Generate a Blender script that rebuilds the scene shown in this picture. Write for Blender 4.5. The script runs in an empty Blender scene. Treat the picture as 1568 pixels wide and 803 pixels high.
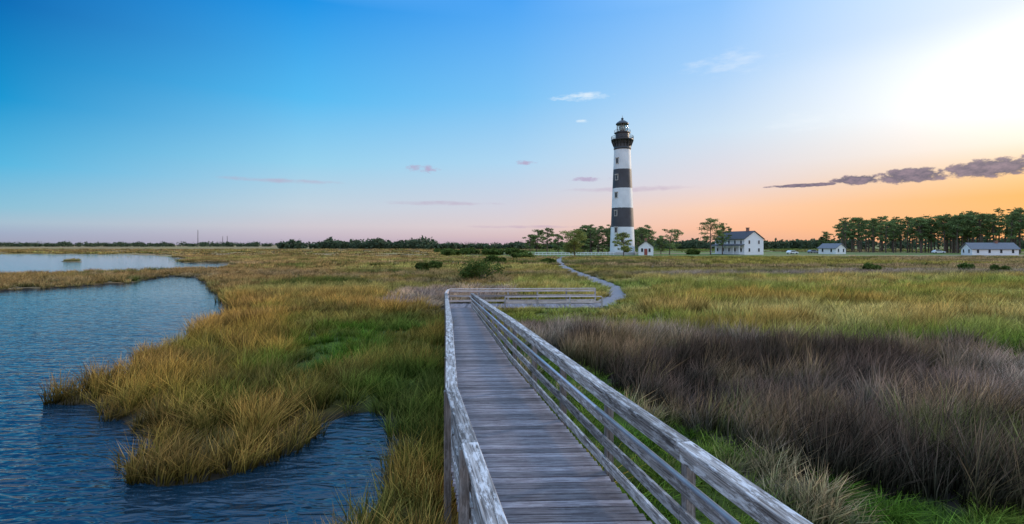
import bpy, math, random
import numpy as np
from mathutils import Vector
rng=np.random.default_rng(7); random.seed(7)
sc=bpy.context.scene
sc.view_settings.view_transform='Standard'; sc.view_settings.look='None'; sc.view_settings.exposure=0
CAMH=3.7
def W(px,py,z=0.0):
    Y=(CAMH-z)*784/(py-375.0); return ((px-784)/784*Y, Y)
# ---------------------------------------------------------------- noise
_tab=rng.random((256,256))
def vn(x,y):
    xi=np.floor(x).astype(int); yi=np.floor(y).astype(int); fx=x-xi; fy=y-yi
    fx=fx*fx*(3-2*fx); fy=fy*fy*(3-2*fy)
    a=_tab[xi&255,yi&255]; b=_tab[(xi+1)&255,yi&255]; c=_tab[xi&255,(yi+1)&255]; d=_tab[(xi+1)&255,(yi+1)&255]
    return (a*(1-fx)+b*fx)*(1-fy)+(c*(1-fx)+d*fx)*fy
def fbm(x,y,o=3):
    s=0;a=.5;t=0
    for i in range(o):
        s=s+a*vn(x*2**i+i*17.3,y*2**i+i*9.1); t+=a; a*=.5
    return s/t
# ---------------------------------------------------------------- materials
def new_mat(name):
    m=bpy.data.materials.new(name); m.use_nodes=True
    nt=m.node_tree; b=nt.nodes['Principled BSDF']; return m,nt,b
def N(nt,t,**k):
    n=nt.nodes.new(t)
    for a,v in k.items(): setattr(n,a,v)
    return n
def simple(name,col,rough=.6,noise=.15,scale=3.0,metal=0.0,bump=0.0):
    m,nt,b=new_mat(name)
    tc=N(nt,'ShaderNodeTexCoord'); no=N(nt,'ShaderNodeTexNoise'); no.inputs['Scale'].default_value=scale; no.inputs['Detail'].default_value=6
    nt.links.new(tc.outputs['Object'],no.inputs['Vector'])
    r=N(nt,'ShaderNodeValToRGB'); r.color_ramp.elements[0].position=.3; r.color_ramp.elements[1].position=.7
    r.color_ramp.elements[0].color=(*[c*(1-noise) for c in col],1); r.color_ramp.elements[1].color=(*[min(1,c*(1+noise)) for c in col],1)
    nt.links.new(no.outputs['Fac'],r.inputs[0]); nt.links.new(r.outputs[0],b.inputs['Base Color'])
    b.inputs['Roughness'].default_value=rough; b.inputs['Metallic'].default_value=metal
    if bump:
        bp=N(nt,'ShaderNodeBump'); bp.inputs['Strength'].default_value=bump; nt.links.new(no.outputs['Fac'],bp.inputs['Height']); nt.links.new(bp.outputs[0],b.inputs['Normal'])
    return m
def wood_mat(name,dark,light,white=0.0):
    m,nt,b=new_mat(name)
    uv=N(nt,'ShaderNodeUVMap'); geo=N(nt,'ShaderNodeNewGeometry')
    add=N(nt,'ShaderNodeVectorMath',operation='ADD'); sc_=N(nt,'ShaderNodeVectorMath',operation='SCALE'); sc_.inputs['Scale'].default_value=57.0
    cmb=N(nt,'ShaderNodeCombineXYZ')
    for i in range(3): nt.links.new(geo.outputs['Random Per Island'],cmb.inputs[i])
    nt.links.new(cmb.outputs[0],sc_.inputs[0]); nt.links.new(uv.outputs[0],add.inputs[0]); nt.links.new(sc_.outputs[0],add.inputs[1])
    mp=N(nt,'ShaderNodeMapping'); mp.inputs['Scale'].default_value=(1.6,48,1); nt.links.new(add.outputs[0],mp.inputs[0])
    g=N(nt,'ShaderNodeTexNoise'); g.inputs['Scale'].default_value=1; g.inputs['Detail'].default_value=6; g.inputs['Roughness'].default_value=.65; nt.links.new(mp.outputs[0],g.inputs['Vector'])
    mp2=N(nt,'ShaderNodeMapping'); mp2.inputs['Scale'].default_value=(3,14,1); nt.links.new(add.outputs[0],mp2.inputs[0])
    g2=N(nt,'ShaderNodeTexNoise'); g2.inputs['Scale'].default_value=1.6; g2.inputs['Detail'].default_value=7; g2.inputs['Roughness'].default_value=.75; nt.links.new(mp2.outputs[0],g2.inputs['Vector'])
    r=N(nt,'ShaderNodeValToRGB'); e=r.color_ramp.elements; e[0].position=.38; e[0].color=(*dark,1); e[1].position=.60; e[1].color=(*light,1)
    nt.links.new(g.outputs['Fac'],r.inputs[0])
    r2=N(nt,'ShaderNodeValToRGB'); e=r2.color_ramp.elements; e[0].position=.49; e[0].color=(0,0,0,1); e[1].position=.58; e[1].color=(white,white,white,1)
    nt.links.new(g2.outputs['Fac'],r2.inputs[0])
    mx=N(nt,'ShaderNodeMix',data_type='RGBA'); nt.links.new(r2.outputs[0],mx.inputs[0]); nt.links.new(r.outputs[0],mx.inputs[6]); mx.inputs[7].default_value=(.58,.56,.55,1)
    mr=N(nt,'ShaderNodeMapRange'); mr.inputs[3].default_value=.55; mr.inputs[4].default_value=1.3; nt.links.new(geo.outputs['Random Per Island'],mr.inputs[0])
    sc2=N(nt,'ShaderNodeVectorMath',operation='SCALE'); nt.links.new(mx.outputs[2],sc2.inputs[0]); nt.links.new(mr.outputs[0],sc2.inputs['Scale'])
    nt.links.new(sc2.outputs[0],b.inputs['Base Color']); b.inputs['Roughness'].default_value=.75; b.inputs['Specular IOR Level'].default_value=.3
    bp=N(nt,'ShaderNodeBump'); bp.inputs['Strength'].default_value=.6; bp.inputs['Distance'].default_value=.01; nt.links.new(g.outputs['Fac'],bp.inputs['Height']); nt.links.new(bp.outputs[0],b.inputs['Normal'])
    return m
M_deck=wood_mat('deck_wood',(.095,.078,.082),(.30,.26,.27),.2)
M_rail=wood_mat('rail_wood',(.085,.072,.064),(.36,.325,.30),.75)
M_rail2=wood_mat('landing_rail_wood',(.26,.21,.18),(.58,.48,.43),.5)
M_post=wood_mat('post_wood',(.07,.058,.05),(.22,.19,.17),.2)
M_white=simple('white_paint',(.78,.79,.79),.5,.05,.6)
M_towerwhite=simple('tower_white_paint',(.66,.69,.70),.55,.12,.35)
M_black=simple('tower_black_paint',(.04,.042,.05),.5,.3,.4)
M_iron=simple('black_iron',(.03,.033,.036),.4,.2,2)
M_roof=simple('dark_shingle',(.06,.06,.07),.8,.3,4)
M_groof=simple('grey_shingle',(.16,.165,.18),.8,.2,4)
M_brick=simple('chimney_brick',(.28,.13,.09),.8,.2,4)
M_stone=simple('granite',(.42,.40,.37),.7,.15,2)
M_gravel=simple('gravel',(.20,.19,.20),.9,.25,6,bump=.3)
M_pipe=simple('galvanised_pipe',(.42,.46,.52),.35,.15,6,metal=.6)
M_bark=simple('bark',(.11,.08,.06),.9,.3,3)
M_door=simple('red_door',(.30,.07,.05),.5,.1,3)
def glass(name,col=(.02,.03,.04)):
    m,nt,b=new_mat(name); b.inputs['Base Color'].default_value=(*col,1); b.inputs['Roughness'].default_value=.08; return m
M_glass=glass('window_glass')
m,nt,b=new_mat('lantern_glass'); b.inputs['Base Color'].default_value=(.9,.95,.95,1); b.inputs['Roughness'].default_value=.02; b.inputs['Transmission Weight'].default_value=1; b.inputs['IOR'].default_value=1.05
M_lantern=m
def leaf_mat(name,c1,c2,tr=.25):
    m,nt,b=new_mat(name); nt.nodes.remove(b); out=nt.nodes['Material Output']
    geo=N(nt,'ShaderNodeNewGeometry'); r=N(nt,'ShaderNodeValToRGB'); r.color_ramp.elements[0].color=(*c1,1); r.color_ramp.elements[1].color=(*c2,1)
    nt.links.new(geo.outputs['Random Per Island'],r.inputs[0])
    no=N(nt,'ShaderNodeTexNoise'); no.inputs['Scale'].default_value=.35; nt.links.new(geo.outputs['Position'],no.inputs['Vector'])
    mr=N(nt,'ShaderNodeMapRange'); mr.inputs[1].default_value=.35; mr.inputs[2].default_value=.65; mr.inputs[3].default_value=.6; mr.inputs[4].default_value=1.35; nt.links.new(no.outputs['Fac'],mr.inputs[0])
    s=N(nt,'ShaderNodeVectorMath',operation='SCALE'); nt.links.new(r.outputs[0],s.inputs[0]); nt.links.new(mr.outputs[0],s.inputs['Scale'])
    d=N(nt,'ShaderNodeBsdfDiffuse'); t=N(nt,'ShaderNodeBsdfTranslucent'); mx=N(nt,'ShaderNodeMixShader'); mx.inputs[0].default_value=tr
    nt.links.new(s.outputs[0],d.inputs[0]); nt.links.new(s.outputs[0],t.inputs[0]); nt.links.new(d.outputs[0],mx.inputs[1]); nt.links.new(t.outputs[0],mx.inputs[2]); nt.links.new(mx.outputs[0],out.inputs[0])
    return m
M_pine=leaf_mat('pine_needles',(.075,.12,.045),(.24,.30,.11),.35)
M_pinelight=leaf_mat('pine_needles_light',(.12,.15,.035),(.34,.35,.11),.35)
M_shrub=leaf_mat('shrub_leaves',(.035,.07,.018),(.14,.18,.045))
M_far=leaf_mat('distant_foliage',(.05,.075,.045),(.11,.14,.075))
# ---------------------------------------------------------------- mesh builder
class MB:
    def __init__(s): s.v=[];s.f=[];s.uv=[]
    def quadbox(s,P,uvl=None):
        o=len(s.v); s.v+= [tuple(p) for p in P]
        F=[(0,3,2,1),(4,5,6,7),(0,1,5,4),(1,2,6,5),(2,3,7,6),(3,0,4,7)]
        s.f+=[tuple(o+i for i in f) for f in F]
        if uvl is None: s.uv+=[[(0,0)]*4]*6
        else: s.uv+=[[uvl[i] for i in f] for f in F]
    def box(s,c,d,rz=0):
        cx,cy,cz=c; x,y,z=[q/2 for q in d]; cr,sr=math.cos(rz),math.sin(rz)
        P=[]
        for dz in(-z,z):
            for dx,dy in((-x,-y),(x,-y),(x,y),(-x,y)): P.append((cx+dx*cr-dy*sr,cy+dx*sr+dy*cr,cz+dz))
        s.quadbox(P)
    def board(s,a,b,w,t,up=(0,0,1)):
        a=Vector(a);b=Vector(b);d=(b-a); L=d.length; d.normalize(); up=Vector(up)
        sd=d.cross(up).normalized(); u=sd.cross(d).normalized()
        P=[];UV=[]
        for k in(-1,1):
            for (pt,l) ,q in (((a,0),-1),((b,L),-1),((b,L),1),((a,0),1)):
                P.append(pt+sd*(q*-w/2)+u*(k*t/2)); UV.append((l,q*w/2+k*t/2))
        s.quadbox(P,UV)
    def poly(s,pts):
        o=len(s.v); s.v+=[tuple(p) for p in pts]; s.f.append(tuple(range(o,o+len(pts)))); s.uv.append([(p[0],p[1]) for p in pts])
    def lathe(s,prof,seg=48,c=(0,0),cap=True):
        o=len(s.v)
        for r,z in prof:
            for i in range(seg):
                a=2*math.pi*i/seg; s.v.append((c[0]+r*math.cos(a),c[1]+r*math.sin(a),z))
        for j in range(len(prof)-1):
            for i in range(seg):
                k=(i+1)%seg; s.f.append((o+j*seg+i,o+j*seg+k,o+(j+1)*seg+k,o+(j+1)*seg+i)); s.uv.append([(0,0)]*4)
        if cap:
            s.f.append(tuple(o+(len(prof)-1)*seg+i for i in range(seg))); s.uv.append([(0,0)]*seg)
            s.f.append(tuple(o+i for i in range(seg))[::-1]); s.uv.append([(0,0)]*seg)
    def tube(s,a,b,r1,r2=None,seg=8):
        r2=r1 if r2 is None else r2
        a=Vector(a);b=Vector(b);d=(b-a).normalized(); q=Vector((0,0,1)) if abs(d.z)<.9 else Vector((1,0,0))
        x=d.cross(q).normalized(); y=d.cross(x); o=len(s.v)
        for p,r in((a,r1),(b,r2)):
            for i in range(seg):
                t=2*math.pi*i/seg; s.v.append(tuple(p+x*(r*math.cos(t))+y*(r*math.sin(t))))
        for i in range(seg):
            k=(i+1)%seg; s.f.append((o+i,o+seg+i,o+seg+k,o+k)); s.uv.append([(0,0)]*4)
        s.f.append(tuple(o+i for i in range(seg))); s.uv.append([(0,0)]*seg); s.f.append(tuple(o+seg+i for i in range(seg))[::-1]); s.uv.append([(0,0)]*seg)
    def obj(s,name,mat,parent=None,smooth=False,bevel=0):
        me=bpy.data.meshes.new(name); me.from_pydata(s.v,[],s.f); 
        ul=me.uv_layers.new(name='UVMap'); flat=[c for f in s.uv for c in f]; ul.data.foreach_set('uv',[q for c in flat for q in c])
        me.materials.append(mat)
        if smooth: me.polygons.foreach_set('use_smooth',[True]*len(me.polygons))
        me.update(); ob=bpy.data.objects.new(name,me); sc.collection.objects.link(ob)
        if parent: ob.parent=parent
        if bevel:
            bv=ob.modifiers.new('bevel','BEVEL'); bv.width=bevel; bv.segments=1
        return ob
def empty(name,loc=(0,0,0),rz=0):
    e=bpy.data.objects.new(name,None); e.location=loc; e.rotation_euler=(0,0,rz); e.empty_display_size=.5; sc.collection.objects.link(e); return e
# ---------------------------------------------------------------- layout
main_water=[(-2.0,-40),(-2.4,4),W(500,800,.3),W(556,745,.3),W(590,700,.2),W(602,655,.1),W(580,632),W(545,624),W(500,645),W(455,680),W(400,703),W(340,722),W(270,733),W(205,725),W(190,702),
  W(228,672),W(190,645),W(172,612),W(95,608),W(70,598),W(76,585,.2),W(125,568,.45),W(200,545,.5),W(218,522,.55),W(285,497,.55),W(345,476,.5),W(362,468,.2),W(340,455),W(322,438),W(303,425),W(262,421),W(240,424),W(205,431),W(120,437),W(0,444),W(-300,451),(-700,60),(-700,-40)]
lagoon=[(-900,70),W(-300,418,.6),W(0,413.5,.7),W(130,410,.7),W(240,408,.7),W(300,406,.6),W(350,405,.5),W(352,403),W(285,402.5),W(268,400),W(290,396),W(240,391.5),W(190,389.5),W(0,389),W(-300,389),(-900,200)]
island=[W(90,401),W(120,400.5),W(128,399),W(105,398)]
def sdist(P,poly):
    poly=np.array(poly); x,y=P; ins=np.zeros(len(x),bool); dm=np.full(len(x),1e9)
    n=len(poly)
    for i in range(n):
        x1,y1=poly[i]; x2,y2=poly[(i+1)%n]
        c=((y1>y)!=(y2>y)); 
        with np.errstate(divide='ignore',invalid='ignore'):
            xi=(x2-x1)*(y-y1)/((y2-y1) if y2!=y1 else 1e-9)+x1
        ins^=(c&(x<xi))
        dx,dy=x2-x1,y2-y1; t=np.clip(((x-x1)*dx+(y-y1)*dy)/(dx*dx+dy*dy+1e-9),0,1)
        dm=np.minimum(dm,np.hypot(x-x1-t*dx,y-y1-t*dy))
    return np.where(ins,dm,-dm)   # positive inside
def warp(x,y,a=.3,s=1.1):
    k=a*(1+np.hypot(x,y)*.02)
    return x+(fbm(x/s+5,y/s)-.5)*2*k, y+(fbm(x/s+50,y/s+31)-.5)*2*k
def water_sd(x,y):
    p=warp(x,y); a=sdist(p,main_water); b=sdist(p,lagoon); c=sdist(p,island)
    return np.maximum(a,np.minimum(b,-c))
# boardwalk edges
BY=[-6,6.4,12.1,29.2]
XL=[1.88,-.72,-1.45,-3.72]; XR=[3.84,1.13,-.02,-2.34]
DZ=[.85,.85,.85,.10]; RH=[1.07,1.07,1.07,.84]
fi=lambda Y,a: np.interp(Y,BY,a)
rush=[W(752,480,.5),W(840,474,.8),W(1000,487,.8),W(1200,495,.8),W(1568,515,.8),W(2100,540,.8),W(2100,760,.4),W(1568,742,.4),W(1400,712,.4),W(1200,682,.4),W(1040,640,.4),W(930,590,.4),W(850,535,.4)]
tanp=[W(582,462,.4),W(690,464,.4),W(770,452,.4),W(820,446,.4),W(790,438,.4),W(650,436,.4),W(590,446,.4)]
pathc=[(5.1,30.4),(7.4,36),(8.5,42),(8.7,50),(8.5,60),(8.4,72),(8.9,92),(11.5,125),(16,160),(28,176)]
def pdist(x,y,pts):
    dm=np.full(len(x),1e9)
    for (x1,y1),(x2,y2) in zip(pts[:-1],pts[1:]):
        dx,dy=x2-x1,y2-y1; t=np.clip(((x-x1)*dx+(y-y1)*dy)/(dx*dx+dy*dy),0,1); dm=np.minimum(dm,np.hypot(x-x1-t*dx,y-y1-t*dy))
    return dm
C=lambda *a: np.array(a,float)
gold=C(.60,.35,.10); olive=C(.33,.28,.08); green=C(.19,.27,.05); dgreen=C(.08,.12,.03); brown=C(.38,.27,.16); rushc=C(.18,.13,.115); rushl=C(.46,.36,.32)
tan=C(.62,.44,.31); ygreen=C(.56,.48,.19); lawn=C(.20,.27,.07); purp=C(.42,.33,.32)
def mixc(a,b,t): t=np.clip(t,0,1)[:,None]; return a*(1-t)+b*t
def S(a,b,x): t=np.clip((x-a)/(b-a),0,1); return t*t*(3-2*t)
def zones(x,y,wsd):
    n=len(x); one=np.ones((n,1)); wx,wy=warp(x,y,1.0,2.5)
    n1=fbm(x/5,y/4); n2=fbm(x/1.1+9,y/1.1+3); n3=fbm(x/60+3,y/14+8,4); n4=fbm(x/18+13,y/6+2,3); n5=fbm(x/3+90,y/2.2+12,3)
    d=-wsd
    col=mixc(olive*one,green*one,S(.43,.60,n1)); 
    col=mixc(col,gold*one,S(.42,.58,n5)*.75)
    col=mixc(col,gold*one,np.exp(-d/(1.2+.03*y))*1.0)
    col=mixc(col,C(.24,.14,.07)*one,S(.52,.66,n2)*.55)
    e=((wx+5.6)/2.4)**2+((wy-19)/4.6)**2; col=mixc(col,C(.15,.32,.04)*one,(1-S(.3,1.2,e))*.85*(1-.6*S(.5,.65,n2)))
    lw=(1-S(0,1.6,fi(y,XL)-1.0-.05*y-wx))*S(7.5,10,y)*(1-S(22,28,y)); lw=lw*(wx<0.5); col=mixc(col,mixc(mixc(dgreen*1.5*one,green*one,S(.4,.6,n2)),gold*.9*one,S(.55,.7,n5)*.7),lw*.85)
    ng=(y<8)&(x<1); col=np.where(ng[:,None],mixc(gold*one,olive*one,S(.5,.65,n2)),col)
    h=.78*(.58+.84*n5); h=np.where(lw>.5,h*.9,h)
    h=np.where((e<1.0),.5,h)
    farc=mixc(olive*1.15*one,brown*1.15*one,S(.38,.6,n3)); farc=mixc(farc,green*one,S(.58,.73,n4)*.65); farc=mixc(farc,gold*.85*one,S(.52,.68,n5)*.45)
    farc=mixc(farc,ygreen*.9*one,S(.5,.62,1-n3)*.6); farc=mixc(farc,dgreen*one,S(.6,.7,n4)*.6)
    farc=mixc(farc,C(.46,.29,.13)*one,(x<-22)*S(.35,.55,n5)*.8)
    t=S(26,46,y+6*(n1-.5)); col=mixc(col,farc,t); h=h*(1-t)+.6*t*(.5+1.0*n4)
    right=(wx>fi(y,XR)-.3)&(y<29)|(wx>-2.5)&(y>=29)&(wx>(y-29)*.15-2)
    gs=mixc(C(.17,.29,.045)*one,C(.26,.34,.065)*one,S(.4,.6,n2)); gs=mixc(gs,tan*.9*one,S(.58,.68,fbm(x/1.4+40,y/1.4+3))*.85)
    yg=mixc(ygreen*one,olive*1.2*one,S(.45,.62,n4)); yg=mixc(yg,gold*.9*one,S(.5,.64,n5)*.5); yg=mixc(yg,green*1.25*one,S(.50,.64,fbm(x/9+4,y/3+30))*.6)
    rt=mixc(gs,yg,S(17,21,y)); tt=S(45,72,y+16*(n4-.5)); rt=mixc(rt,mixc(olive*1.1*one,brown*one,S(.4,.62,n3)),tt); rt=mixc(rt,dgreen*1.2*one,tt*S(.56,.68,n4)*.65)
    pb=np.exp(-((y-60-.12*x+8*(n4-.5))/4.5)**2)*S(10,22,x); rt=mixc(rt,purp*one,pb*.9)
    sh=fbm(x/1.4+40,y/1.4+3)
    hr=np.where(y<17,.36*(.7+.9*S(.55,.68,sh)),.85*(.6+.8*n5))
    col=np.where(right[:,None],rt,col); h=np.where(right,hr*(1-.3*tt),h)
    rs=sdist((wx,wy),rush); m=rs>0; rc=mixc(rushc*one,rushl*one,S(.38,.60,n1)); rc=mixc(rc,C(.07,.052,.042)*one,S(.50,.64,n5)*.8); rc=mixc(rc,brown*one,S(.54,.66,n2)*.6); rc=mixc(rc,green*.8*one,S(.60,.7,fbm(x/2+3,y/2+70))*S(13,9,y)*.8)
    col=np.where(m[:,None],rc,col); h=np.where(m,.98*(.5+.9*n5),h)
    tn=sdist((wx,wy),tanp)>0; col=np.where(tn[:,None],mixc(tan*one,purp*one,S(.4,.6,n2)),col); h=np.where(tn,.6,h)
    pd=pdist(x,y,pathc); h=np.where(pd<3.0,np.minimum(h,.5),h)
    h=np.where((y>22)&(y<33)&(x>-5)&(x<7),np.minimum(h,.38),h)
    lw=(y>150+8*(n4-.5)); lw&=(x>-10); col=np.where(lw[:,None],mixc(lawn*one,brown*one,S(.5,.7,n3)),col)
    return col,h,m,pd,tn
# ---------------------------------------------------------------- ground
def axis(lo,hi,d0,step):
    a=[0.0]; 
    while a[-1]<hi: a.append(a[-1]+(step if a[-1]<d0 else max(step,step*1.0+(a[-1]-d0)*(.014 if a[-1]<350 else .09))))
    b=[0.0]
    while b[-1]<lo: b.append(b[-1]+(step if b[-1]<d0 else max(step,step+(b[-1]-d0)*(.014 if b[-1]<350 else .09))))
    return np.array([-q for q in b[:0:-1]]+a)
ax=axis(5000,5000,22,.33); ay=axis(60,6000,45,.33)
gx,gy=np.meshgrid(ax,ay); nx,ny=len(ax),len(ay); x=gx.ravel(); y=gy.ravel()
wsd=water_sd(x,y)
z=np.where(wsd>0,-.12-np.minimum(wsd*.9,.9),-.12+np.minimum(-wsd*.35,.12)+(fbm(x/1.3,y/1.3)-.4)*.05*np.clip(-wsd,0,1))
col,h,_,_,_=zones(x,y,wsd)
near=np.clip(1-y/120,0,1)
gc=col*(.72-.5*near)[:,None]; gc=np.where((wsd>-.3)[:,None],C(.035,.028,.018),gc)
me=bpy.data.meshes.new('ground')
idx=np.arange(nx*ny).reshape(ny,nx); q=np.stack([idx[:-1,:-1],idx[:-1,1:],idx[1:,1:],idx[1:,:-1]],-1).reshape(-1,4)
me.vertices.add(nx*ny); me.vertices.foreach_set('co',np.stack([x,y,z],1).ravel()); me.loops.add(q.size); me.loops.foreach_set('vertex_index',q.ravel().astype(np.int32))
me.polygons.add(len(q)); me.polygons.foreach_set('loop_start',(np.arange(len(q))*4).astype(np.int32)); me.polygons.foreach_set('loop_total',np.full(len(q),4,np.int32)); me.update(calc_edges=True)
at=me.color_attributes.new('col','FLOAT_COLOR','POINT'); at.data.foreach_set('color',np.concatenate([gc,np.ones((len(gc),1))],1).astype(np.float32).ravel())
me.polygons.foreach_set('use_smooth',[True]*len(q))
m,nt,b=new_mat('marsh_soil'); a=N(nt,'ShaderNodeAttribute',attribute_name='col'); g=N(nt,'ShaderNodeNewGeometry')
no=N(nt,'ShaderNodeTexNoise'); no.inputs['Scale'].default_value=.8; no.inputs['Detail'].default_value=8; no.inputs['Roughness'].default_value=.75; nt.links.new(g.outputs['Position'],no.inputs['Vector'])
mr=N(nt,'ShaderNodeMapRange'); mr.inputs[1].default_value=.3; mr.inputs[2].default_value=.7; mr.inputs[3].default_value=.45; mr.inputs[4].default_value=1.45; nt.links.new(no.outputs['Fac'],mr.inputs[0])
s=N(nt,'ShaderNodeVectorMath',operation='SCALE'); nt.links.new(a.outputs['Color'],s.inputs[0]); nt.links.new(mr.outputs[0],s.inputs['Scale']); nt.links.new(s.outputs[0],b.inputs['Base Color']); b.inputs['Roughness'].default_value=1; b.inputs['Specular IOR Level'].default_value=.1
me.materials.append(m); ob=bpy.data.objects.new('ground',me); sc.collection.objects.link(ob)
# ---------------------------------------------------------------- water
m,nt,b=new_mat('marsh_water'); b.inputs['Base Color'].default_value=(.007,.030,.050,1); b.inputs['Roughness'].default_value=.04; b.inputs['IOR'].default_value=1.4
g=N(nt,'ShaderNodeNewGeometry')
def wv(sx,sy,rot,det):
    mp=N(nt,'ShaderNodeMapping'); mp.inputs['Scale'].default_value=(sx,sy,1); mp.inputs['Rotation'].default_value=(0,0,rot); nt.links.new(g.outputs['Position'],mp.inputs[0])
    no=N(nt,'ShaderNodeTexNoise'); no.inputs['Scale'].default_value=1; no.inputs['Detail'].default_value=det; no.inputs['Distortion'].default_value=.5; nt.links.new(mp.outputs[0],no.inputs['Vector']); return no
a1=wv(1.9,5.6,.35,2); a2=wv(.45,1.3,-.15,1)
ad=N(nt,'ShaderNodeMath',operation='MULTIPLY_ADD'); ad.inputs[1].default_value=1.0; nt.links.new(a2.outputs['Fac'],ad.inputs[0]); nt.links.new(a1.outputs['Fac'],ad.inputs[2])
# calmer water in the sheltered inner lagoon
sy=N(nt,'ShaderNodeSeparateXYZ'); nt.links.new(g.outputs['Position'],sy.inputs[0]); cm=N(nt,'ShaderNodeMapRange'); nt.links.new(sy.outputs[1],cm.inputs[0])
for i_,v_ in zip((1,2,3,4),(9,40,1.0,.3)): cm.inputs[i_].default_value=v_
bp=N(nt,'ShaderNodeBump'); nt.links.new(cm.outputs[0],bp.inputs['Strength']); bp.inputs['Distance'].default_value=.06; nt.links.new(ad.outputs[0],bp.inputs['Height']); nt.links.new(bp.outputs[0],b.inputs['Normal'])
w=MB(); w.poly([(-1500,-45,-.12),(2,-45,-.12),(2,300,-.12),(-1500,300,-.12)]); w.obj('water',m)
# ---------------------------------------------------------------- grass
gm,nt,b=new_mat('grass_blade'); nt.nodes.remove(b); out=nt.nodes['Material Output']
ac=N(nt,'ShaderNodeAttribute',attribute_name='gcol',attribute_type='INSTANCER'); ah=N(nt,'ShaderNodeAttribute',attribute_name='h'); g=N(nt,'ShaderNodeNewGeometry')
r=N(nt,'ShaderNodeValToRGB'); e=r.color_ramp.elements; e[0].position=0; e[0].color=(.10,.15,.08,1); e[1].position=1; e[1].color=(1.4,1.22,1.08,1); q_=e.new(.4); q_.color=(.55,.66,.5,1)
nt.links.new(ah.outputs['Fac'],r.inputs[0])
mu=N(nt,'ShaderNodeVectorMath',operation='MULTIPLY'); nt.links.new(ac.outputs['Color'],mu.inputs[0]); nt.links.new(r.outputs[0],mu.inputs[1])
mr=N(nt,'ShaderNodeMapRange'); mr.inputs[3].default_value=.3; mr.inputs[4].default_value=1.7; nt.links.new(g.outputs['Random Per Island'],mr.inputs[0])
s=N(nt,'ShaderNodeVectorMath',operation='SCALE'); nt.links.new(mu.outputs[0],s.inputs[0]); nt.links.new(mr.outputs[0],s.inputs['Scale'])
d=N(nt,'ShaderNodeBsdfDiffuse'); t=N(nt,'ShaderNodeBsdfTranslucent'); mx=N(nt,'ShaderNodeMixShader'); mx.inputs[0].default_value=.3
nt.links.new(s.outputs[0],d.inputs[0]); nt.links.new(s.outputs[0],t.inputs[0]); nt.links.new(d.outputs[0],mx.inputs[1]); nt.links.new(t.outputs[0],mx.inputs[2]); nt.links.new(mx.outputs[0],out.inputs[0])
gcoll=bpy.data.collections.new('grass_sources')
def clump(i,n,rad,hh,wd,bend,wind=.15):
    R=np.random.default_rng(100+i); rr=rad*np.sqrt(R.random(n)); th=R.random(n)*6.283; bx=rr*np.cos(th); by=rr*np.sin(th)
    H=hh*(.5+.6*R.random(n)); dr=th+R.normal(0,.9,n); bd=bend*(.15+1.1*R.random(n))*H; dx=np.cos(dr)*bd+wind*H; dy=np.sin(dr)*bd
    fa=R.random(n)*6.283; wx=np.cos(fa)*wd/2*(.6+.8*R.random(n)); wy=np.sin(fa)*wd/2
    V=[];T=[]
    for k,tt in enumerate((0,.45)):
        cx=bx+dx*tt**1.7; cy=by+dy*tt**1.7; cz=H*tt; wk=(1-.15*k)
        V+=[np.stack([cx-wx*wk,cy-wy*wk,cz],1),np.stack([cx+wx*wk,cy+wy*wk,cz],1)]; T+=[np.full(n,tt)]*2
    V.append(np.stack([bx+dx,by+dy,H*(1-.25*bend)],1)); T.append(np.full(n,1.0))
    V=np.stack(V,1).reshape(-1,3); T=np.stack(T,1).ravel()
    fs=[]
    for j in range(n):
        o=j*5; fs+=[(o,o+1,o+3,o+2),(o+2,o+3,o+4)]
    me=bpy.data.meshes.new('c%02d'%i); me.from_pydata(V.tolist(),[],fs); a=me.attributes.new('h','FLOAT','POINT'); a.data.foreach_set('value',T.astype(np.float32)); me.materials.append(gm)
    ob=bpy.data.objects.new('c%02d'%i,me); gcoll.objects.link(ob)
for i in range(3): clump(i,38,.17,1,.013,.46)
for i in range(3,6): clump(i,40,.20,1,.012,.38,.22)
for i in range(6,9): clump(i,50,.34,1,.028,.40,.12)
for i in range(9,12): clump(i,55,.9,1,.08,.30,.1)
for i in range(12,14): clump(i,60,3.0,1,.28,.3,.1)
PX=[];PK=[]
def scatter(y0,y1,dens,kind,spread,xmin=-1e9,xmax=1e9):
    xa=max(-spread*y1-6,xmin); xb=min(spread*y1+6,xmax); n=int((xb-xa)*(y1-y0)*dens)
    X=xa+(xb-xa)*rng.random(n); Y=y0+(y1-y0)*rng.random(n); k=(np.abs(X)<spread*np.maximum(Y,0)+5)
    PX.append(np.stack([X[k],Y[k]],1)); PK.append(np.full(k.sum(),kind))
scatter(0,9,18,0,1.12); scatter(9,17,13,0,1.1); scatter(17,24,7.5,0,1.08); 
scatter(22,42,4.5,1,1.06); scatter(42,75,1.9,1,1.05); scatter(70,160,.42,2,1.04); scatter(160,420,.018,3,1.03)
P=np.concatenate(PX); K=np.concatenate(PK); x,y=P[:,0],P[:,1]
wsd=water_sd(x,y); col,h,isr,pd,tn=zones(x,y,wsd)
keep=(wsd<-.0-.02*(K==2)*30-(K==3)*3)
rad=np.choose(K,[.16,.3,.7,3])
inb=(y<29.5)&(x>fi(y,XL)-rad*.6)&(x<fi(y,XR)+rad*.8+.05); inT=(y>28.6)&(y<31.9)&(x>-4.2)&(x<5.6)
keep&=~inb&~inT&(pd>.55+rad*.5)&~((K==3)&(x>-10)&(y<260)&(y>150))&~((K==2)&(x>-5)&(y>150))
keep&=np.hypot(x,y)>1.6
tf=fbm(x/.8+200,y/.8+31,2); keep&=~((K==0)&(tf<.38)&(rng.random(len(x))<.7)&(wsd<-.6))
x,y,K,col,h,isr,tf=x[keep],y[keep],K[keep],col[keep],h[keep],isr[keep],tf[keep]; wsd=wsd[keep]; n=len(x)
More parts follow.
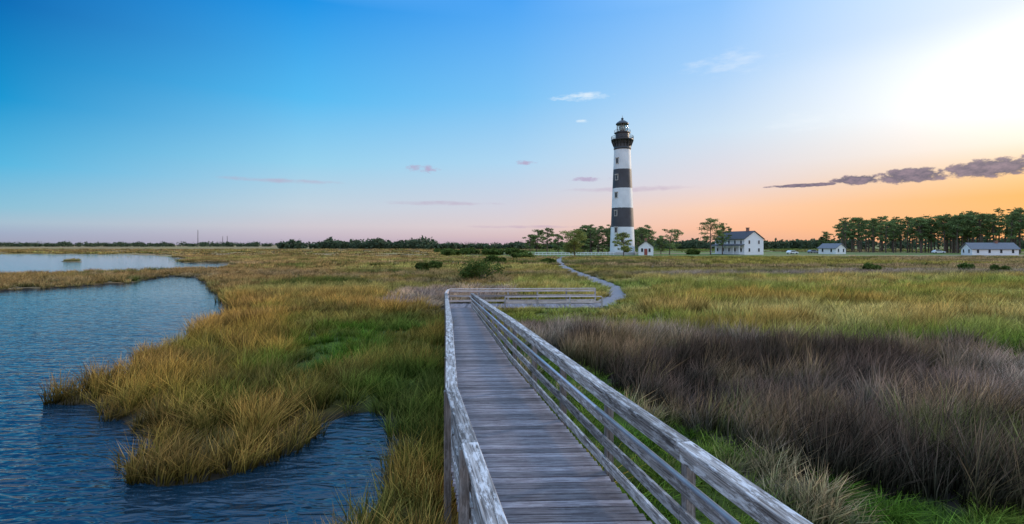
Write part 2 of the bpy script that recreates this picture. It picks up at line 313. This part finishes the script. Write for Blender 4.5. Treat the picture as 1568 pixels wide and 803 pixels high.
ii=rng.integers(0,3,n); ix=np.where(K==0,np.where(isr,3+ii,ii),np.where(K==1,6+ii,np.where(K==2,9+ii,12+ii%2)))
hs=h*(.65+.6*rng.random(n))*(.75+.5*tf)
colr=col*(.5+.8*rng.random(n))[:,None]*(.7+.6*tf)[:,None]
zz=np.where(wsd>-.4,-.13,-.02)
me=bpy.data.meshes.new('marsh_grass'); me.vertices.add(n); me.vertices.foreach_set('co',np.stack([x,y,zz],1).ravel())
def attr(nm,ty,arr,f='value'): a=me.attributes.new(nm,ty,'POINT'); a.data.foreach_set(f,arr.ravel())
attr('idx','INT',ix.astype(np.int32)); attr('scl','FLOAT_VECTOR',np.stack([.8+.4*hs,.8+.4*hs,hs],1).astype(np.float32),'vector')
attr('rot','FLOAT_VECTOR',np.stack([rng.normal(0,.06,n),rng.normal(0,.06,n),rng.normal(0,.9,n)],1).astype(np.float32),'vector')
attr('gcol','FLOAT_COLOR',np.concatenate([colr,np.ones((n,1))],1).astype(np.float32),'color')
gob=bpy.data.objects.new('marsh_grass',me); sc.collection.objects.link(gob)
ng=bpy.data.node_groups.new('grass_gn','GeometryNodeTree'); ng.interface.new_socket('Geometry',in_out='INPUT',socket_type='NodeSocketGeometry'); ng.interface.new_socket('Geometry',in_out='OUTPUT',socket_type='NodeSocketGeometry')
gi=ng.nodes.new('NodeGroupInput'); go=ng.nodes.new('NodeGroupOutput'); ip=ng.nodes.new('GeometryNodeInstanceOnPoints'); ci=ng.nodes.new('GeometryNodeCollectionInfo')
ci.inputs['Collection'].default_value=gcoll; ci.inputs['Separate Children'].default_value=True; ci.inputs['Reset Children'].default_value=True
def na(nm,ty):
    q=ng.nodes.new('GeometryNodeInputNamedAttribute'); q.data_type=ty; q.inputs['Name'].default_value=nm; return [o for o in q.outputs if o.enabled][0]
ip.inputs['Pick Instance'].default_value=True
L=ng.links.new; L(gi.outputs[0],ip.inputs['Points']); L(ci.outputs[0],ip.inputs['Instance']); L(na('idx','INT'),ip.inputs['Instance Index']); L(na('rot','FLOAT_VECTOR'),ip.inputs['Rotation']); L(na('scl','FLOAT_VECTOR'),ip.inputs['Scale']); L(ip.outputs[0],go.inputs[0])
md=gob.modifiers.new('scatter','NODES'); md.node_group=ng
# ---------------------------------------------------------------- path
pm=MB()
hwid=[.8,.85,.85,.8,.75,.65,.6,.6,.6,.6]
for i,(a,b_) in enumerate(zip(pathc[:-1],pathc[1:])):
    w0,w1=hwid[i],hwid[i+1]
    pm.poly([(a[0]-w0,a[1],.05),(a[0]+w0,a[1],.05),(b_[0]+w1,b_[1],.05),(b_[0]-w1,b_[1],.05)])
pm.obj('gravel_path',M_gravel)
# ---------------------------------------------------------------- boardwalk
bw=empty('boardwalk')
def pt(Y,side,off=0,z=0):
    xx=float(fi(Y,XL if side<0 else XR)); return (xx+off*side,Y,float(fi(Y,DZ))+z)
deck=MB(); Y=-5.5
while Y<29.2:
    j=random.uniform(-.004,.004)
    a=pt(Y,-1,.03+random.uniform(0,.02),j-.02); b2=pt(Y+.06,1,.03+random.uniform(0,.02),j-.02)
    deck.board(a,b2,.132,.038)
    Y+=.146
X=-3.85
while X<5.2:
    deck.board((X,29.35,.08+random.uniform(-.003,.003)),(X,31.3,.08),.134,.038); X+=.146
deck.obj('deck_planks',M_deck,bw,bevel=.004)
def railing(name,A,B,h0,h1,z0,z1,side,first=0,spacing=1.75,pipe=True,lv=None,mat=None,pmat=None):
    A=Vector((*A,0));B=Vector((*B,0)); L=(B-A).length; d=(B-A).normalized(); nrm=Vector((d.y,-d.x,0))*side
    n=max(1,round(L/spacing)); posts=MB(); cap=MB(); rails=MB(); pp=MB()
    P=lambda t,o,z: A+d*(L*t)+nrm*o+Vector((0,0,z0+(z1-z0)*t+z))
    H=lambda t:h0+(h1-h0)*t
    for i in range(n+1):
        t=i/n; 
        if i==n and first: continue
        a=P(t,.085,0); a.z=-.5; b2=P(t,.085,H(t)-.045); posts.board(a,b2,.09,.09,up=tuple(d))
    k=0
    while k<n:
        k2=min(n,k+2); t0,t1=k/n,k2/n; g=.004/L
        jt=random.uniform(-.004,.004)
        cap.board(P(t0+g,.035,H(t0)-.02+jt),P(t1-g,.035,H(t1)-.02+random.uniform(-.004,.004)),.15,.04)
        k=k2
    for li,lf in enumerate(lv or (.885,.63,.385,.14)):
        k=li%2; ks=[0]+list(range(1 if k else 2,n+1,2)); 
        if ks[-1]!=n: ks.append(n)
        for q0,q1 in zip(ks[:-1],ks[1:]):
            if q0==q1: continue
            t0,t1=q0/n,q1/n; g=.004/L; j=random.uniform(-.008,.008)
            rails.board(P(t0+g,.012,H(t0)*lf+j),P(t1-g,.012,H(t1)*lf+random.uniform(-.008,.008)),.038,.12)
    if pipe:
        pp.tube(P(0,-.075,H(0)*.76),P(1,-.075,H(1)*.76),.024,seg=12)
        for i in range(n): 
            t=(i+.1)/n; pp.tube(P(t,-.075,H(t)*.76),P(t,-.007,H(t)*.70),.012)
    cap.obj(name+'_cap',mat or M_rail,bw,bevel=.005); rails.obj(name+'_boards',mat or M_rail,bw,bevel=.003); posts.obj(name+'_posts',pmat or M_post,bw)
    if pipe: pp.obj(name+'_handrail',M_pipe,bw,smooth=True)
for i in range(3):
    for nm,XX,sd in(('left_railing',XL,-1),('right_railing',XR,1)):
        railing(nm,(XX[i],BY[i]),(XX[i+1],BY[i+1]),RH[i],RH[i+1],DZ[i],DZ[i+1],sd,first=i<2,pipe=(sd>0))
lv3=(.84,.5,.16)
railing('end_railing',(-3.85,31.4),(5.2,31.9),.9,.9,.10,.10,-1,pipe=False,lv=lv3,mat=M_rail2,pmat=M_rail)
railing('landing_side_railing',(-3.75,29.3),(-3.85,31.3),.85,.88,.10,.10,-1,pipe=False,lv=lv3,mat=M_rail2,pmat=M_rail)
railing('landing_front_railing',(-.4,29.35),(5.2,29.7),.62,.62,.10,.10,1,pipe=False,lv=(.45,),mat=M_rail2,pmat=M_rail)
jo=MB()
for i in range(3):
    for XX,s in((XL,.12),(XR,-.12)): jo.board((XX[i]+s,BY[i],DZ[i]-.15),(XX[i+1]+s,BY[i+1],DZ[i+1]-.15),.05,.2)
jo.obj('joists',M_post,bw)
# ---------------------------------------------------------------- lighthouse
LX,LY=40.3,187.0
lh=empty('lighthouse',(LX,LY,0))
def rad_at(z): return np.interp(z,[1.2,6,10.1,38.5],[4.45,4.3,4.12,2.95])
bands=[(1.2,10.1,M_towerwhite,'white_band'),(10.1,17.06,M_black,'black_band'),(17.06,24.2,M_towerwhite,'white_band'),(24.2,31.1,M_black,'black_band'),(31.1,38.3,M_towerwhite,'white_band')]
for a,b_,mt,nm in bands:
    q=MB(); zs=np.linspace(a,b_,5); q.lathe([(float(rad_at(z)),float(z)) for z in zs],64); q.obj(nm,mt,lh,smooth=False)
q=MB(); q.lathe([(5.0,0),(5.0,.9),(4.75,1.25)],8); q.obj('stone_base',M_stone,lh)
q=MB(); q.lathe([(3.05,38.3),(3.15,38.7),(3.05,39.0),(3.05,40.2),(3.3,41.2),(3.95,41.7),(4.05,41.75),(4.05,42.0),(2.5,42.02),(2.5,44.2),(2.95,44.35),(2.95,44.5),(2.1,44.52),(2.1,45.0)],48); q.obj('gallery',M_iron,lh)
q=MB()
for i in range(16):
    a=2*math.pi*i/16; c,s_=math.cos(a),math.sin(a)
    q.board((3.0*c,3.0*s_,39.4),(3.9*c,3.9*s_,41.6),.25,.35,up=(.01,.01,1)); q.board((3.1*c,3.1*s_,41.45),(3.95*c,3.95*s_,41.45),.25,.3)
for i in range(32):
    a=2*math.pi*i/32; c,s_=math.cos(a),math.sin(a); q.tube((3.95*c,3.95*s_,42),(3.95*c,3.95*s_,43.15),.06,seg=5); 
    q.tube((2.88*c,2.88*s_,44.5),(2.88*c,2.88*s_,45.4),.03,seg=5)
    a2=2*math.pi*(i+1)/32; c2,s2=math.cos(a2),math.sin(a2)
    for zq in(42.5,43.15): q.tube((3.95*c,3.95*s_,zq),(3.95*c2,3.95*s2,zq),.06,seg=5)
    q.tube((2.88*c,2.88*s_,45.4),(2.88*c2,2.88*s2,45.4),.035,seg=5)
q.obj('brackets_and_railings',M_iron,lh)
q=MB(); q.lathe([(1.98,45),(1.98,47.7)],24,cap=False); q.obj('lantern_glass',M_lantern,lh)
q=MB()
for i in range(12):
    a=2*math.pi*i/12; b2=2*math.pi*(i+1)/12; p=lambda t,z:(2.03*math.cos(t),2.03*math.sin(t),z)
    q.tube(p(a,45),p(b2,47.7),.05,seg=5); q.tube(p(b2,45),p(a,47.7),.05,seg=5); q.tube(p(a,46.35),p(b2,46.35),.03,seg=5)
q.obj('lantern_muntins',M_iron,lh)
q=MB(); q.lathe([(.5,45),(.95,45.6),(1.05,46.4),(.9,47.2),(.4,47.6)],20); q.obj('fresnel_lens',glass('lens',(.55,.6,.55)),lh,smooth=True)
q=MB(); q.lathe([(2.35,47.6),(2.35,47.85),(1.9,48.35),(1.0,48.95),(.4,49.15),(.35,49.4),(.5,49.65),(.35,49.95),(.08,50.05),(.05,50.9)],32); q.obj('lantern_roof',M_iron,lh,smooth=False)
wg=MB(); wf=MB()
base=math.atan2(-LY,-LX)
for zc,da in((5.3,-.0),(9.0,-.55),(15,-.62),(21.6,-.62),(28,-.62),(34,-.6)):
    a=base+da; r_=float(rad_at(zc)); c,s_=math.cos(a),math.sin(a)
    wf.box((r_*c,r_*s_,zc),(.35,1.25,2.1),a); wg.box((r_*c+.14*c,r_*s_+.14*s_,zc),(.16,.8,1.6),a); wf.box((r_*c+.12*c,r_*s_+.12*s_,zc+1.12),(.4,1.5,.22),a)
wf.obj('window_frames',M_stone,lh); wg.obj('window_glass',M_glass,lh)
# ---------------------------------------------------------------- houses
def house(name,loc,rz,L,Wd,eave,ridge,roofm,storeys=1,nw=4,chim=(),porch=False,door=None,foundation=.3):
    e=empty(name,loc,rz); q=MB(); hw=Wd/2; hl=L/2
    P=[(-hl,-hw,0),(hl,-hw,0),(hl,hw,0),(-hl,hw,0),(-hl,-hw,eave),(hl,-hw,eave),(hl,hw,eave),(-hl,hw,eave),(-hl,0,ridge),(hl,0,ridge)]
    q.v=P; q.f=[(0,1,5,4),(2,3,7,6),(1,2,6,9,5),(3,0,4,8,7)]; q.uv=[[(0,0)]*4]*2+[[(0,0)]*5]*2; q.obj('walls',M_white,e)
    r=MB(); sl=(ridge-eave)/hw; ov=.4
    for sg in(-1,1):
        a=[(-hl-ov,0,ridge+.05),(hl+ov,0,ridge+.05),(hl+ov,sg*(hw+ov),eave-sl*ov+.05),(-hl-ov,sg*(hw+ov),eave-sl*ov+.05)]
        if sg>0: a=a[::-1]
        r.quadbox([tuple(p) for p in a]+[(p[0],p[1],p[2]+.18) for p in a])
    r.obj('roof',roofm,e)
    g=MB(); f=MB(); sh=eave/storeys
    for s_ in range(storeys):
        zc=foundation+sh*s_+sh*.5
        for i in range(nw):
            xx=-hl+L*(i+.5)/nw
            for sg in(-1,1): f.box((xx,sg*(hw+.02),zc),(1.05,.1,1.6)); g.box((xx,sg*(hw+.05),zc),(.7,.1,1.25))
        for i in range(2):
            yy=-hw+Wd*(i+.5)/2
            for sg in(-1,1): f.box((sg*(hl+.02),yy,zc),(.1,1.05,1.6)); g.box((sg*(hl+.05),yy,zc),(.1,.7,1.25))
    f.obj('window_frames',M_white,e); g.obj('window_glass',M_glass,e)
    if chim:
        c=MB()
        for cx,ht in chim: c.box((cx,0,ridge+ht/2-.5),(.8,.8,ht+1)); c.box((cx,0,ridge+ht+.08),(1,1,.2))
        c.obj('chimney',M_brick,e)
    if porch:
        c=MB(); rr=MB()
        for i in range(6): c.box((-hl+.3+(L-.6)*i/5,-hw-2.1,1.7),(.2,.2,2.6))
        c.box((0,-hw-1.15,.28),(L,2.3,.25)); c.box((0,-hw-2.1,3.1),(L,.22,.25)); c.box((0,-hw-2.1,1.15),(L,.08,.08)); c.obj('porch',M_white,e)
        a=[(-hl-.2,-hw-.02,3.75),(hl+.2,-hw-.02,3.75),(hl+.2,-hw-2.5,3.25),(-hl-.2,-hw-2.5,3.25)]; rr.quadbox([(p[0],p[1],p[2]) for p in a[::-1]]+[(p[0],p[1],p[2]+.14) for p in a[::-1]]); rr.obj('porch_roof',roofm,e)
    if door:
        d_=MB(); d_.box((door[0],door[1],1.2),(door[2],door[3],2.2)); d_.obj('door',M_door,e)
    return e
ang=math.atan2(-.94,.341)
hx,hy=(1140-784)/784*190,190
house('keepers_house',(hx,hy+5,0),ang,15,9,5.8,8.6,M_roof,2,5,((-4.5,1.3),(4.5,1.3)),porch=True)
house('oil_house',((989-784)/784*182,182,0),math.radians(75),7.5,5,3.0,4.9,M_roof,1,2,((-2.5,.9),),door=(-3.8,0,.1,1.1))
house('cottage',((1274-784)/784*205,205,0),math.radians(-70),7.5,5.5,2.3,4.0,M_groof,1,2)
house('long_cottage',((1527-784)/784*180,183,0),math.radians(-12),14,6,2.2,4.2,M_groof,1,4,((2,.7),))
fe=MB()
for i in range(30):
    X=8+i*1.35; Yf=178+.25*i
    fe.box((X,Yf,.55),(.12,.12,1.1)); 
    for zq in(.35,.9): fe.board((X,Yf,zq),(X+1.35,Yf+.25,zq),.05,.18)
fe.obj('white_fence',M_white)
def car(loc,rz,mat):
    e=empty('parked_car',loc,rz); q=MB()
    prof=[(-2.2,.35),(2.2,.35),(2.25,.75),(1.2,.95),(.55,1.45),(-1.3,1.48),(-2.0,1.0),(-2.25,.85)]
    o=[(x_,-.88,z_) for x_,z_ in prof]; o2=[(x_,.88,z_) for x_,z_ in prof]; n_=len(prof)
    q.v=o+o2; q.f=[tuple(range(n_)),tuple(range(2*n_-1,n_-1,-1))]+[(i,n_+i,n_+(i+1)%n_,(i+1)%n_) for i in range(n_)]; q.uv=[[(0,0)]*n_]*2+[[(0,0)]*4]*n_
    q.obj('body',mat,e,bevel=.06)
    g=MB()
    for sg in(-1,1): g.quadbox([(-1.55,sg*.885,1.0),(.95,sg*.885,1.0),(.45,sg*.885,1.38),(-1.2,sg*.885,1.38),(-1.55,sg*.9,1.0),(.95,sg*.9,1.0),(.45,sg*.9,1.38),(-1.2,sg*.9,1.38)])
    g.obj('windows',M_glass,e); w_=MB()
    for xx in(-1.35,1.35):
        for sg in(-1,1): w_.tube((xx,sg*.7,.33),(xx,sg*.92,.33),.33,seg=16)
    w_.obj('wheels',M_iron,e)
M_carw=simple('car_paint_white',(.7,.72,.74),.3,.03,1); M_carg=simple('car_paint_grey',(.2,.22,.25),.3,.03,1)
car(((1213-784)/784*200,200,0),.3,M_carw); car(((1437-784)/784*215,215,0),-.2,M_carw); car(((1245-784)/784*222,222,0),.1,M_carg)
def mast(px,d,h):
    q=MB(); X=(px-784)/784*d
    for dx,dy in((-.8,0),(.8,0),(0,1.2)): q.tube((X+dx,d+dy,0),(X+dx*.3,d+dy*.3,h),.22,.15,seg=5)
    k=0
    while k<h-4: q.tube((X-.8,d,k),(X+.6,d,k+4),.12,seg=4); q.tube((X+.8,d,k),(X-.6,d,k+4),.12,seg=4); k+=4
    q.obj('radio_mast',M_iron)
mast(303,900,30); mast(341,1000,20); mast(348,1000,21)
# ---------------------------------------------------------------- foliage
def leaves(cent,rad,num,size,R,flat=.5):
    V=[]
    for (c,r_,k) in zip(cent,rad,num):
        p=R.normal(size=(k,3)); p/=np.linalg.norm(p,axis=1)[:,None]; p*=(R.random((k,1))**.5)*(1+.28*np.abs(R.normal(size=(k,1)))); p*=np.array(r_)
        p+=np.array(c); p[:,2]=np.maximum(p[:,2],.05)
        u=R.normal(size=(k,3)); u/=np.linalg.norm(u,axis=1)[:,None]; w_=R.normal(size=(k,3)); w_=np.cross(u,w_); w_/=np.linalg.norm(w_,axis=1)[:,None]
        s_=size*(.5+R.random((k,1)))
        V.append(np.stack([p-u*s_,p-w_*s_*flat,p+u*s_,p+w_*s_*flat],1))
    return np.concatenate(V).reshape(-1,3)
def leaf_obj(name,V,mat,parent=None):
    me=bpy.data.meshes.new(name); n=len(V)//4; me.from_pydata(V.tolist(),[],np.arange(n*4).reshape(-1,4).tolist()); me.materials.append(mat)
    ob=bpy.data.objects.new(name,me); sc.collection.objects.link(ob)
    if parent: ob.parent=parent
    return ob
def pine_geo(R,X,Y,H,Wd,tb,low=.42,dens=1.0,size=.26):
    cx,cy=R.normal(0,.03*H,2); top=(X+cx,Y+cy,H*.93); mid=(X+cx*.3,Y+cy*.3,H*.5)
    r0=.014*H+.07; tb.tube((X,Y,-.1),mid,r0,r0*.7,seg=7); tb.tube(mid,top,r0*.7,r0*.2,seg=6)
    cent=[];rad=[];num=[]; k=int(22*dens+R.integers(0,5))
    for i in range(k):
        t=low+(1-low)*(i+R.random())/k; z=H*t; th=R.random()*6.283
        env=math.sin(math.pi*min(1,max(0.15,(t-low*.75)/(1.12-low*.75))))**.6
        rr=Wd/2*env*(.3+.75*R.random()); px_,py_=X+cx*t+rr*math.cos(th),Y+cy*t+rr*math.sin(th)
        tb.tube((X+cx*t,Y+cy*t,z-.12*H*R.random()),(px_,py_,z),.06+.003*H,.025,seg=5)
        s_=(.085*Wd+.25)*(.6+.8*R.random()); cent.append((px_,py_,z)); rad.append((s_*1.2,s_*1.2,s_*.45)); num.append(int(45+45*s_*s_))
    cent.append((top[0],top[1],H*.95)); rad.append((.12*Wd,.12*Wd,.06*H)); num.append(70)
    return leaves(cent,rad,num,size,R,.4)
def pine(px,d,H,Wd,seed,low=.42,mat=None,dens=1.0):
    R=np.random.default_rng(seed); tb=MB(); X=(px-784)/784*d; V=pine_geo(R,X,d,H,Wd,tb,low,dens)
    e=empty('pine_tree',(0,0,0)); tb.obj('trunk',M_bark,e); leaf_obj('crown',V,mat or M_pine,e)
pine(1088,186,13,10.5,1,.42); pine(1106,190,10.5,6,2,.35); pine(1025,188,9.3,8.5,3,.25); pine(880,150,7.8,7.8,4,.2,M_pinelight,1.6); pine(955,165,7.4,5.8,5,.2,M_pinelight,1.4)
pine(822,200,9.4,6.5,6,.3); pine(838,205,10.2,6.5,7,.3); pine(812,198,7.5,5,8,.3); pine(1267,250,10,5.5,9,.4); pine(1258,255,7.5,4,12,.4); pine(855,215,8,6,10,.2); pine(1012,200,7,5,11,.2)
def forest(name,spec,mat,size=.3,dens=.8):
    tb=MB(); V=[]
    for i,(X,Y,H,Wd,low) in enumerate(spec): V.append(pine_geo(np.random.default_rng(500+i+len(spec)*7),X,Y,H,Wd,tb,low,dens,size))
    e=empty(name); tb.obj('trunks',M_bark,e); leaf_obj('crowns',np.concatenate(V),mat,e)
R=np.random.default_rng(3); sp=[]
for i in range(105):
    px_=1288+330*R.random(); dpt=R.random()**1.3; d=245-50*(px_-1288)/330+45*dpt; H=(386-np.interp(px_,[1288,1330,1440,1568,1620],[338,335,330,319,317])+R.uniform(-8,4))/784*d
    sp.append(((px_-784)/784*d,d,H,R.uniform(5,8),R.uniform(.34,.55)))
forest('pine_forest',sp,M_pine)
sp=[]
for i in range(26):
    px_=R.choice([R.uniform(892,940),R.uniform(968,1003)],p=[.62,.38]); d=R.uniform(225,250); H=(386-R.uniform(343,352))/784*d; sp.append(((px_-784)/784*d,d,H,R.uniform(6,9),R.uniform(.08,.25)))
forest('pine_grove',sp,M_pine)
def shrub(px_,py_,w_,h_,seed,mat=M_shrub,size=.09):
    X,Y=W(px_,py_); R=np.random.default_rng(seed); wm=w_/784*Y; hm=h_/784*Y; cent=[];rad=[];num=[]; tb=MB()
    for i in range(18):
        th=R.random()*6.28; rr=wm/2*.85*math.sqrt(R.random()); z=hm*(.25+.6*R.random()*(1-.7*rr/wm)); c=(X+rr*math.cos(th),Y+rr*math.sin(th)*.8,z); tb.tube((X,Y,0),c,.05,.02,seg=5)
        s_=wm*.12*(.6+.8*R.random()); cent.append(c); rad.append((s_,s_,min(s_,hm*.35))); num.append(200)
    e=empty('shrub'); tb.obj('stems',M_bark,e); leaf_obj('foliage',leaves(cent,rad,num,size*max(.6,Y/50),R,.6),mat,e)
for i,a in enumerate([(735,431,78,38),(644,419,26,18),(664,415,24,16),(762,405,36,13),(690,392,34,9),(720,390,34,9),(755,391,34,10),(790,391,34,10),(1335,417,26,13),(1480,417,22,14),(1530,418,28,12),(800,397,38,9),(840,404,24,7),(680,387,30,6),(1060,390,20,7)]): shrub(*a,seed=40+i)
R=np.random.default_rng(21); cent=[];rad=[];num=[]
def line(p0,p1,d,hmax,hmin,n_):
    for i in range(n_):
        px_=R.uniform(p0,p1); dd=d*R.uniform(.95,1.1); X=(px_-784)/784*dd; hgt=hmin+(hmax-hmin)*fbm(np.array([px_/14.0]),np.array([d*1.0]))[0]*R.uniform(.7,1.1)
        s_=hgt*.55; cent.append((X,dd,hgt*.5)); rad.append((s_*1.2,s_,hgt*.5)); num.append(60)
line(430,660,480,10.5,4,170); line(-400,440,950,11,4,360); line(640,900,420,7,2,150); line(990,1300,430,9,4,190); line(1290,2300,420,14,6,260); line(0,1500,1800,16,7,400); line(-1500,-300,900,14,4,160)
leaf_obj('tree_line',leaves(cent,rad,num,1.3,R,.6),M_far)
# ---------------------------------------------------------------- world
wd=bpy.data.worlds.new('sky'); sc.world=wd; wd.use_nodes=True; nt=wd.node_tree; nt.nodes.clear()
out=N(nt,'ShaderNodeOutputWorld'); tc=N(nt,'ShaderNodeTexCoord'); sx=N(nt,'ShaderNodeSeparateXYZ'); nt.links.new(tc.outputs['Generated'],sx.inputs[0])
def M(op,a,b=None,c=None,clamp=False):
    n_=N(nt,'ShaderNodeMath',operation=op); n_.use_clamp=clamp
    for i,v in enumerate((a,b,c)):
        if v is None: continue
        if isinstance(v,(int,float)): n_.inputs[i].default_value=v
        else: nt.links.new(v,n_.inputs[i])
    return n_.outputs[0]
az=M('MULTIPLY',M('ARCTAN2',sx.outputs[0],sx.outputs[1]),57.2958)
el=M('MULTIPLY',M('ARCSINE',sx.outputs[2]),57.2958)
def lin(c): return tuple(((v/255)/12.92 if v/255<=.04045 else ((v/255+.055)/1.055)**2.4) for v in c)
e90=M('DIVIDE',el,40.0,clamp=True)
def ramp(st):
    r=N(nt,'ShaderNodeValToRGB'); el_=r.color_ramp.elements
    while len(el_)>1: el_.remove(el_[-1])
    for i,(d_,c,*k) in enumerate(st):
        s_=k[0] if k else 1; q=el_[0] if i==0 else el_.new(d_/40); q.position=d_/40; q.color=(*[v*s_ for v in lin(c)],1)
    nt.links.new(e90,r.inputs[0]); return r.outputs[0]
Z=(40,(165,200,245),1.7)  # overhead sky out of view, brightened to add light on the grass
rs=[(-45,ramp([(0,(158,160,182)),(.9,(160,172,196)),(1.8,(165,190,208)),(3,(140,192,215)),(6.4,(85,182,224)),(11.5,(18,150,210)),(18.7,(0,108,182)),(25,(0,105,185)),Z])),
 (-22,ramp([(0,(178,168,188)),(.9,(196,184,198)),(1.9,(206,199,208)),(3.9,(194,209,222)),(8.4,(150,208,236)),(14.9,(86,186,241)),(23.9,(28,148,230)),Z])),
 (0,ramp([(0,(196,170,184)),(.9,(214,188,192)),(2,(222,204,206)),(4.2,(210,208,220)),(9.1,(174,213,240)),(16,(122,194,245)),(25.6,(74,164,244)),Z])),
 (22,ramp([(0,(226,176,156)),(1.7,(250,190,156)),(3.7,(250,206,178)),(6.4,(228,216,220)),(11.7,(205,225,243)),(18,(166,208,250)),(23.9,(138,194,252)),Z])),
 (45,ramp([(0,(250,170,110)),(1.8,(255,184,114)),(3.9,(255,186,106)),(5.6,(255,206,146)),(8.2,(255,238,220)),(11.5,(255,252,248),1.0),(16,(250,252,255)),(18.7,(232,242,255)),Z])),
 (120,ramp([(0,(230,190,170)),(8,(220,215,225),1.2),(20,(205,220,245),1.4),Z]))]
cur=rs[0][1]
def mixrgb(f,a,b):
    n_=N(nt,'ShaderNodeMix',data_type='RGBA'); nt.links.new(f,n_.inputs[0]); nt.links.new(a,n_.inputs[6])
    if isinstance(b,tuple): n_.inputs[7].default_value=b
    else: nt.links.new(b,n_.inputs[7])
    return n_.outputs[2]
def mrange(v,a,b,c=0,d=1,sm=False):
    n_=N(nt,'ShaderNodeMapRange'); n_.interpolation_type='SMOOTHSTEP' if sm else 'LINEAR'
    nt.links.new(v,n_.inputs[0])
    for i,q in zip((1,2,3,4),(a,b,c,d)): n_.inputs[i].default_value=q
    return n_.outputs[0]
for (a0,_),(a1,r1) in zip(rs[:-1],rs[1:]): cur=mixrgb(mrange(az,a0,a1),cur,r1)
back=mrange(az,-60,-140); cur=mixrgb(back,cur,rs[-1][1])  # unseen sky behind camera, set brighter than natural dusk as added fill
def cnoise(fx,fy,det=7,off=0):
    cv=N(nt,'ShaderNodeCombineXYZ'); nt.links.new(M('MULTIPLY',az,fx),cv.inputs[0]); nt.links.new(M('MULTIPLY',el,fy),cv.inputs[1]); cv.inputs[2].default_value=off
    cn=N(nt,'ShaderNodeTexNoise'); cn.inputs['Scale'].default_value=1; cn.inputs['Detail'].default_value=det; cn.inputs['Roughness'].default_value=.62; nt.links.new(cv.outputs[0],cn.inputs['Vector'])
    return M('SUBTRACT',cn.outputs['Fac'],.5)
cnv=cnoise(.4,1.5,4); cnf=cnoise(1.1,2.0,4,3.3)
def cloud(cur,items,col,op,k=3.0,soft=1.0,nz=None):
    tot=None
    for ac_,ec,sa,se in items:
        u=M('DIVIDE',M('SUBTRACT',az,ac_),sa); v=M('DIVIDE',M('SUBTRACT',el,ec),se)
        dd=M('SUBTRACT',1.0,M('MULTIPLY_ADD',u,u,M('MULTIPLY',v,v)))
        tot=dd if tot is None else M('MAXIMUM',tot,dd)
    mk=mrange(M('MULTIPLY_ADD',nz or cnv,k,tot),0,soft,0,op,True)
    return mixrgb(mk,cur,(*lin(col),1) if isinstance(col,tuple) else col)
cur=cloud(cur,[(7.7,16.0,3.6,.5),(7.9,13.4,.7,.22)],(232,244,252),.75,5,1.6)
cur=cloud(cur,[(23,18.2,5,1.3),(30,11.8,4,1.0)],(240,246,252),.35,4,2.0)
cur=cloud(cur,[(-10,8.3,2.1,.5),(1.4,9.1,1.3,.28),(8.5,7.2,2.5,.3)],(180,162,194),.8,4,1.4,cnf)
cur=cloud(cur,[(13,6.0,8,.36),(-8,4.6,7,.3),(2,2.0,9,.22),(-24,6.5,7,.3)],(186,162,188),.6,2.6,1.6)
cc=N(nt,'ShaderNodeValToRGB'); cc.color_ramp.elements[0].position=.36; cc.color_ramp.elements[0].color=(*lin((72,76,104)),1); cc.color_ramp.elements[1].position=.66; cc.color_ramp.elements[1].color=(*lin((140,122,140)),1)
nt.links.new(M('ADD',cnf,.5),cc.inputs[0])
cur=cloud(cur,[(29.8,5.75,3.4,.2),(34.0,6.0,2.4,.5),(38.0,6.1,2.8,.75),(43.2,6.25,3.4,.85),(49,6.5,5,1.1)],cc.outputs[0],.95,2.7,.6,cnf)
u=M('DIVIDE',M('SUBTRACT',az,52.0),14.0); v=M('DIVIDE',M('SUBTRACT',el,13.0),4.0)
gl=M('POWER',2.718,M('MULTIPLY',-1.0,M('MULTIPLY_ADD',u,u,M('MULTIPLY',v,v))))
ga=N(nt,'ShaderNodeMix',data_type='RGBA',blend_type='ADD'); ga.inputs[0].default_value=1; nt.links.new(cur,ga.inputs[6])
gs_=N(nt,'ShaderNodeVectorMath',operation='SCALE'); gs_.inputs[0].default_value=(.38,.34,.29); nt.links.new(gl,gs_.inputs['Scale']); nt.links.new(gs_.outputs[0],ga.inputs[7])
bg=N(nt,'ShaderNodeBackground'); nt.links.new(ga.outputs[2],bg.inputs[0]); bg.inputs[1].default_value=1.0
sky=N(nt,'ShaderNodeTexSky',sky_type='NISHITA'); sky.sun_disc=False; sky.sun_elevation=math.radians(14); sky.sun_rotation=math.radians(62)
b2=N(nt,'ShaderNodeBackground'); nt.links.new(sky.outputs[0],b2.inputs[0]); b2.inputs[1].default_value=.003
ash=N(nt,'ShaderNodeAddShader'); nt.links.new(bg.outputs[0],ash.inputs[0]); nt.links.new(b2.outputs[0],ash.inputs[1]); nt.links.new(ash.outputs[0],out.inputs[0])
sl=bpy.data.lights.new('sun','SUN'); sl.energy=1.9; sl.angle=math.radians(4); sl.color=(1,.80,.60); so=bpy.data.objects.new('sun',sl); sc.collection.objects.link(so)
sa,se=math.radians(62),math.radians(14); dv=Vector((math.sin(sa)*math.cos(se),math.cos(sa)*math.cos(se),math.sin(se))); so.rotation_euler=dv.to_track_quat('Z','Y').to_euler()
cd=bpy.data.cameras.new('camera'); cd.sensor_width=36; cd.lens=18; cd.shift_y=-26.5/1568; cd.clip_end=12000; cd.clip_start=.05
co=bpy.data.objects.new('camera',cd); co.location=(0,0,CAMH); co.rotation_euler=(math.radians(90),0,0); sc.collection.objects.link(co); sc.camera=co
